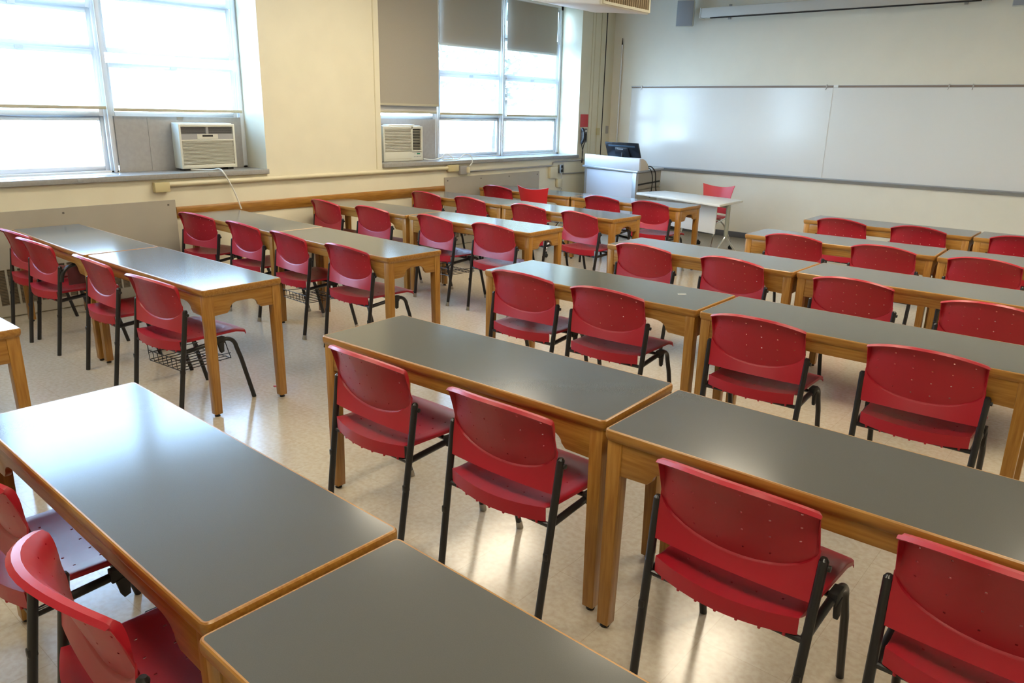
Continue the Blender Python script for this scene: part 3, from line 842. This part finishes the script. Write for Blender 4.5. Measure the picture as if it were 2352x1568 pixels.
# ------------------------------------------------------------------ lectern, teacher table, monitor
FL, FR, BR, BL = Vector((-6.95, 9.82)), Vector((-5.70, 9.40)), Vector((-5.88, 10.45)), Vector((-6.98, 10.72))
def inset(pts, d):
    c = sum(pts, Vector((0, 0)))/4; out = []
    for p in pts:
        v = (p - c); out.append(p - v.normalized()*d)
    return out
def lectern():
    base = (FL + FR + BR + BL)/4
    t = thing('lectern', 'white and grey multimedia lectern in the corner with a monitor on top', 'lectern', (base.x, base.y, 0))
    Q = [p - base for p in (FL, FR, BR, BL)]; I = inset(Q, .045); J = inset(Q, .06)
    P2 = lambda pts: [(p.x, p.y) for p in pts]
    obj('worktop', MB().prism(P2(Q), 'z', .955, .985), M['alu'], t, bevel=.004)
    obj('body', MB().prism(P2(J), 'z', .04, .955), M['lect_side'], t)
    fx = (Q[1] - Q[0]).normalized(); fn = Vector((fx.y, -fx.x))
    def strip(a, b, z0, z1, d0, d1, m, name, par, bev=0):
        A = J[0] + (J[1] - J[0])*a; B = J[0] + (J[1] - J[0])*b
        return obj(name, MB().prism(P2([A + fn*d0, B + fn*d0, B + fn*d1, A + fn*d1]), 'z', z0, z1), M[m], par, bevel=bev)
    strip(.03, .94, .06, .945, -.004, .008, 'lect', 'front_panel', t, .002)
    strip(-.015, .03, .0, .955, -.03, .014, 'alu', 'corner_post', t, .004); strip(.94, 1.01, .0, .955, -.03, .014, 'alu', 'corner_post', t, .004)
    # raised screen shelf
    rp = [Q[0] + fx*.03 - fn*.02, Q[1] - fx*.0 - fn*.02, Q[1] - fn*.05, Q[0] + fx*.03 - fn*.05]
    obj('front_upstand', MB().prism(P2(rp), 'z', .985, 1.155), M['lect'], t, bevel=.003)
    sx = (Q[2] - Q[1]).normalized(); sn = Vector((sx.y, -sx.x))
    o = Q[1] - fn*.02
    def W3(d, off, z): p = o + sx*d + sn*off; return (p.x, p.y, z)
    prof = [(0.03, .985), (.03, 1.155), (.12, 1.15), (.24, 1.12), (.34, 1.06), (.38, .985)]
    obj('side_wing', MB().hexa([W3(d, -.02, z) for d, z in prof], [W3(d, .0, z) for d, z in prof]), M['lect_wing'], t)
    o = J[1]
    L = (J[2] - J[1]).length
    for z0, z1 in ((.80, .945), (.72, .775), (.10, .70)):
        d = obj('drawer_front', MB().hexa([W3(.05, 0, z0), W3(L - .03, 0, z0), W3(L - .03, .012, z0), W3(.05, .012, z0)], [W3(.05, 0, z1), W3(L - .03, 0, z1), W3(L - .03, .012, z1), W3(.05, .012, z1)]), M['lect_side'], t)
    obj('gap_shadow', MB().hexa([W3(.05, 0, .775), W3(L - .03, 0, .775), W3(L - .03, .006, .775), W3(.05, .006, .775)], [W3(.05, 0, .80), W3(L - .03, 0, .80), W3(L - .03, .006, .80), W3(.05, .006, .80)]), M['dark'], t)
    c = W3(L*.55, .012, .62); obj('cable_port', MB().lathe(c, [(.05, 0), (.05, .006), (.038, .008)], 16, 'x'), M['dark'], t, smooth=True)
    pts = [W3(.30, .02, 1.02), W3(.40, .05, 1.03), W3(.52, .08, .95), W3(.60, .07, .80), W3(.66, .06, .68), W3(.70, .08, .60)]
    obj('cable', MB().tube(spline(pts), .008, 8).tube(spline([W3(.30, .02, 1.02), W3(.38, .06, .99), W3(.46, .07, .85), W3(.47, .06, .66)]), .007, 8), M['rubber'], t, smooth=True)
    return t
lectern()
def monitor():
    t = thing('computer_monitor', 'black computer monitor seen from behind on the lectern', 'monitor', (-6.36, 9.95, .987), -.1)
    tilt = .22
    def S(x, d, z):  # back-tilted slab: screen faces +y
        return (x, -z*math.sin(tilt)*-.0 + d + z*.42*-1 + .15, z)
    b = [S(-.31, 0, .14), S(.31, 0, .14), S(.31, .035, .14), S(-.31, .035, .14)]
    u = [S(-.31, 0, .355), S(.31, 0, .355), S(.31, .035, .355), S(-.31, .035, .355)]
    obj('housing', MB().hexa(b, u), M['mon'], t, bevel=.006)
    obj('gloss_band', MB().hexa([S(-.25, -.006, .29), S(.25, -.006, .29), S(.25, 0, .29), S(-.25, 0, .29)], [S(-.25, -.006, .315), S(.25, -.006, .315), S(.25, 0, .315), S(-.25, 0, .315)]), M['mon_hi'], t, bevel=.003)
    obj('rear_bulge', MB().hexa([S(-.14, -.03, .14), S(.14, -.03, .14), S(.14, 0, .14), S(-.14, 0, .14)], [S(-.12, -.012, .28), S(.12, -.012, .28), S(.12, 0, .28), S(-.12, 0, .28)]), M['mon'], t, bevel=.006)
    cu = bpy.data.curves.new('maker_name', 'FONT'); cu.body = 'ViewSonic'; cu.size = .028; cu.extrude = .0005; cu.align_x = 'CENTER'
    cu.materials.append(M['logo'])
    tmp = bpy.data.objects.new('tmp_text', cu); COL.objects.link(tmp)
    dg = bpy.context.evaluated_depsgraph_get(); me = bpy.data.meshes.new_from_object(tmp.evaluated_get(dg)); bpy.data.objects.remove(tmp)
    me.materials.clear(); me.materials.append(M['logo'])
    o = bpy.data.objects.new('lettering', me); COL.objects.link(o); o.parent = t
    o.location = S(0, -.026, .25); o.location.x = -.02; o.rotation_euler = (PI/2 + .40, 0, 0)
    obj('stand', MB().tube([(0, .06, .006), (0, .06, .22)], .02, 12).lathe((0, .06, 0), [(.11, 0), (.11, .008), (.03, .016)], 24), M['mon'], t, smooth=True)
    return t
monitor()
def teacher_table():
    a, b, c, d = Vector((-5.47, 9.02)), Vector((-4.03, 8.57)), Vector((-4.07, 9.32)), Vector((-5.36, 9.60))
    base = (a + b + c + d)/4
    t = thing('teacher_table', 'white trapezoid teacher table on grey legs with casters in front of the lectern', 'table', (base.x, base.y, 0))
    Q = [p - base for p in (a, b, c, d)]
    obj('tabletop', MB().prism([(p.x, p.y) for p in Q], 'z', .705, .735), M['table_white'], t, bevel=.006)
    fx = (Q[1] - Q[0]).normalized(); fn = Vector((-fx.y, fx.x)); cen = Vector((0, 0))
    A = Q[0] + fx*.16 + fn*.18; B = Q[1] - fx*.15 + fn*.18
    pts = [A + fx*.05, B - fx*.06, B - fx*.06 + fn*.015, A + fx*.05 + fn*.015]
    obj('modesty_panel', MB().prism([(p.x, p.y) for p in pts], 'z', .34, .70), M['white'], t, bevel=.003)
    A = Q[0] + fx*.14 + fn*.30; B = Q[1] - fx*.13 + fn*.30
    for P_ in (A, B):
        col = MB().tube([(P_.x, P_.y, .705), (P_.x, P_.y, .30)], .026, 12)
        lg = obj('leg', col, M['sage'], t, smooth=True)
        for s in (-1, 1):
            e = P_ + fn*s*.26
            obj('foot', MB().tube(spline([(P_.x, P_.y, .33), (P_.x + fn.x*s*.05, P_.y + fn.y*s*.05, .26), (e.x, e.y, .06)]), .014, 10), M['chrome'], lg, smooth=True)
            obj('caster', MB().lathe((e.x, e.y, .027), [(.018, -.014), (.027, -.01), (.027, .01), (.018, .014)], 14, 'x').tube([(e.x, e.y, .07), (e.x, e.y, .03)], .01, 8), M['rubber'], lg, smooth=True)
    bar = MB().tube([(A.x, A.y, .68), (B.x, B.y, .68)], .018, 10)
    obj('crossbar', bar, M['sage'], t, smooth=True)
teacher_table()

# ------------------------------------------------------------------ small scraps
tag(obj('paper_scrap', MB().prism([(-2.02, 3.86), (-1.985, 3.895), (-1.98, 3.89), (-2.01, 3.855)], 'z', H, H + .002), M['paper']), 'tiny white paper scrap lying on the table, fourth row of right-hand block', 'scrap')
tag(obj('floor_scrap', MB().box(-4.17, -4.15, 2.53, 2.545, 0, .004), M['scrap']), 'tiny red scrap on the floor by a table leg at the aisle', 'scrap')
tag(obj('floor_scrap', MB().box(-4.28, -4.255, 2.42, 2.435, 0, .004), M['bark']), 'tiny brown scrap on the floor beside the red scrap', 'scrap')

# ------------------------------------------------------------------ outside
def tree(label, x, y, h, r, n):
    t = thing('tree', label, 'tree', (x, y, -5), 0, 'trees outside')
    obj('trunk', MB().tube([(0, -.6, 0), (.1, -.55, h*.5), (0, 0, h*.85)], [.28, .2, .06], 10), M['bark'], t, smooth=True)
    lv = MB()
    for k in range(n):
        while True:
            p = Vector((random.uniform(-1, 1), random.uniform(-1, 1), random.uniform(-1, 1)))
            if p.length < 1: break
        p = Vector((p.x*r, p.y*r, p.z*2.6 + 9.5))
        a = Vector((random.gauss(0, 1), random.gauss(0, 1), random.gauss(0, 1))).normalized(); b = a.orthogonal().normalized()
        s = random.uniform(.10, .2)
        lv.add([p - a*s, p + b*s*.5, p + a*s, p - b*s*.5], [(0, 1, 2, 3)])
    obj('foliage', lv, M['leaf'], t)
tree('leafy tree outside, seen faintly through the middle panes of the far window', -15.0, 17.4, 12.0, 3.4, 6000)
gr = obj('ground', MB().box(-60, XO - .5, -30, 60, -5.2, -5), mat('pavement_outside', (.45, .44, .41), .9)); struct(gr)

wd = bpy.data.worlds.new('World'); SC.world = wd; wd.use_nodes = True
nt = wd.node_tree; bg = nt.nodes['Background']
tc = nt.nodes.new('ShaderNodeTexCoord'); sp = nt.nodes.new('ShaderNodeSeparateXYZ'); rp = nt.nodes.new('ShaderNodeValToRGB')
nt.links.new(tc.outputs['Generated'], sp.inputs[0]); nt.links.new(sp.outputs['Z'], rp.inputs['Fac'])
rp.color_ramp.elements[0].position = 0.0; rp.color_ramp.elements[0].color = (.60, .80, 1, 1)
rp.color_ramp.elements[1].position = .55; rp.color_ramp.elements[1].color = (.30, .56, 1, 1)
nt.links.new(rp.outputs['Color'], bg.inputs['Color']); bg.inputs['Strength'].default_value = SKY

# ------------------------------------------------------------------ camera
p, yw, ro = CAM['pitch'], CAM['yaw'], CAM['roll']
fw = Vector((-math.sin(yw)*math.cos(p), math.cos(yw)*math.cos(p), -math.sin(p)))
rt = Vector((math.cos(yw), math.sin(yw), 0)); up = rt.cross(fw)
r2 = rt*math.cos(ro) + up*math.sin(ro); u2 = -rt*math.sin(ro) + up*math.cos(ro)
cd = bpy.data.cameras.new('camera'); cam = bpy.data.objects.new('camera', cd); COL.objects.link(cam)
mw = Matrix.Identity(4)
for i in range(3):
    mw[i][0] = r2[i]; mw[i][1] = u2[i]; mw[i][2] = -fw[i]
mw[2][3] = CAM['h']; cam.matrix_world = mw
cd.sensor_fit = 'HORIZONTAL'; cd.sensor_width = 36; cd.lens = CAM['f']/2352*36; cd.clip_start = .05
SC.camera = cam
SC.cycles.max_bounces = 8; SC.cycles.diffuse_bounces = 4; SC.cycles.glossy_bounces = 3; SC.cycles.transparent_max_bounces = 12; SC.cycles.caustics_reflective = False; SC.cycles.caustics_refractive = False
vs = SC.view_settings; vs.view_transform = 'Standard'; vs.look = 'None'; vs.gamma = 1; vs.use_curve_mapping = False; vs.exposure = EXPO
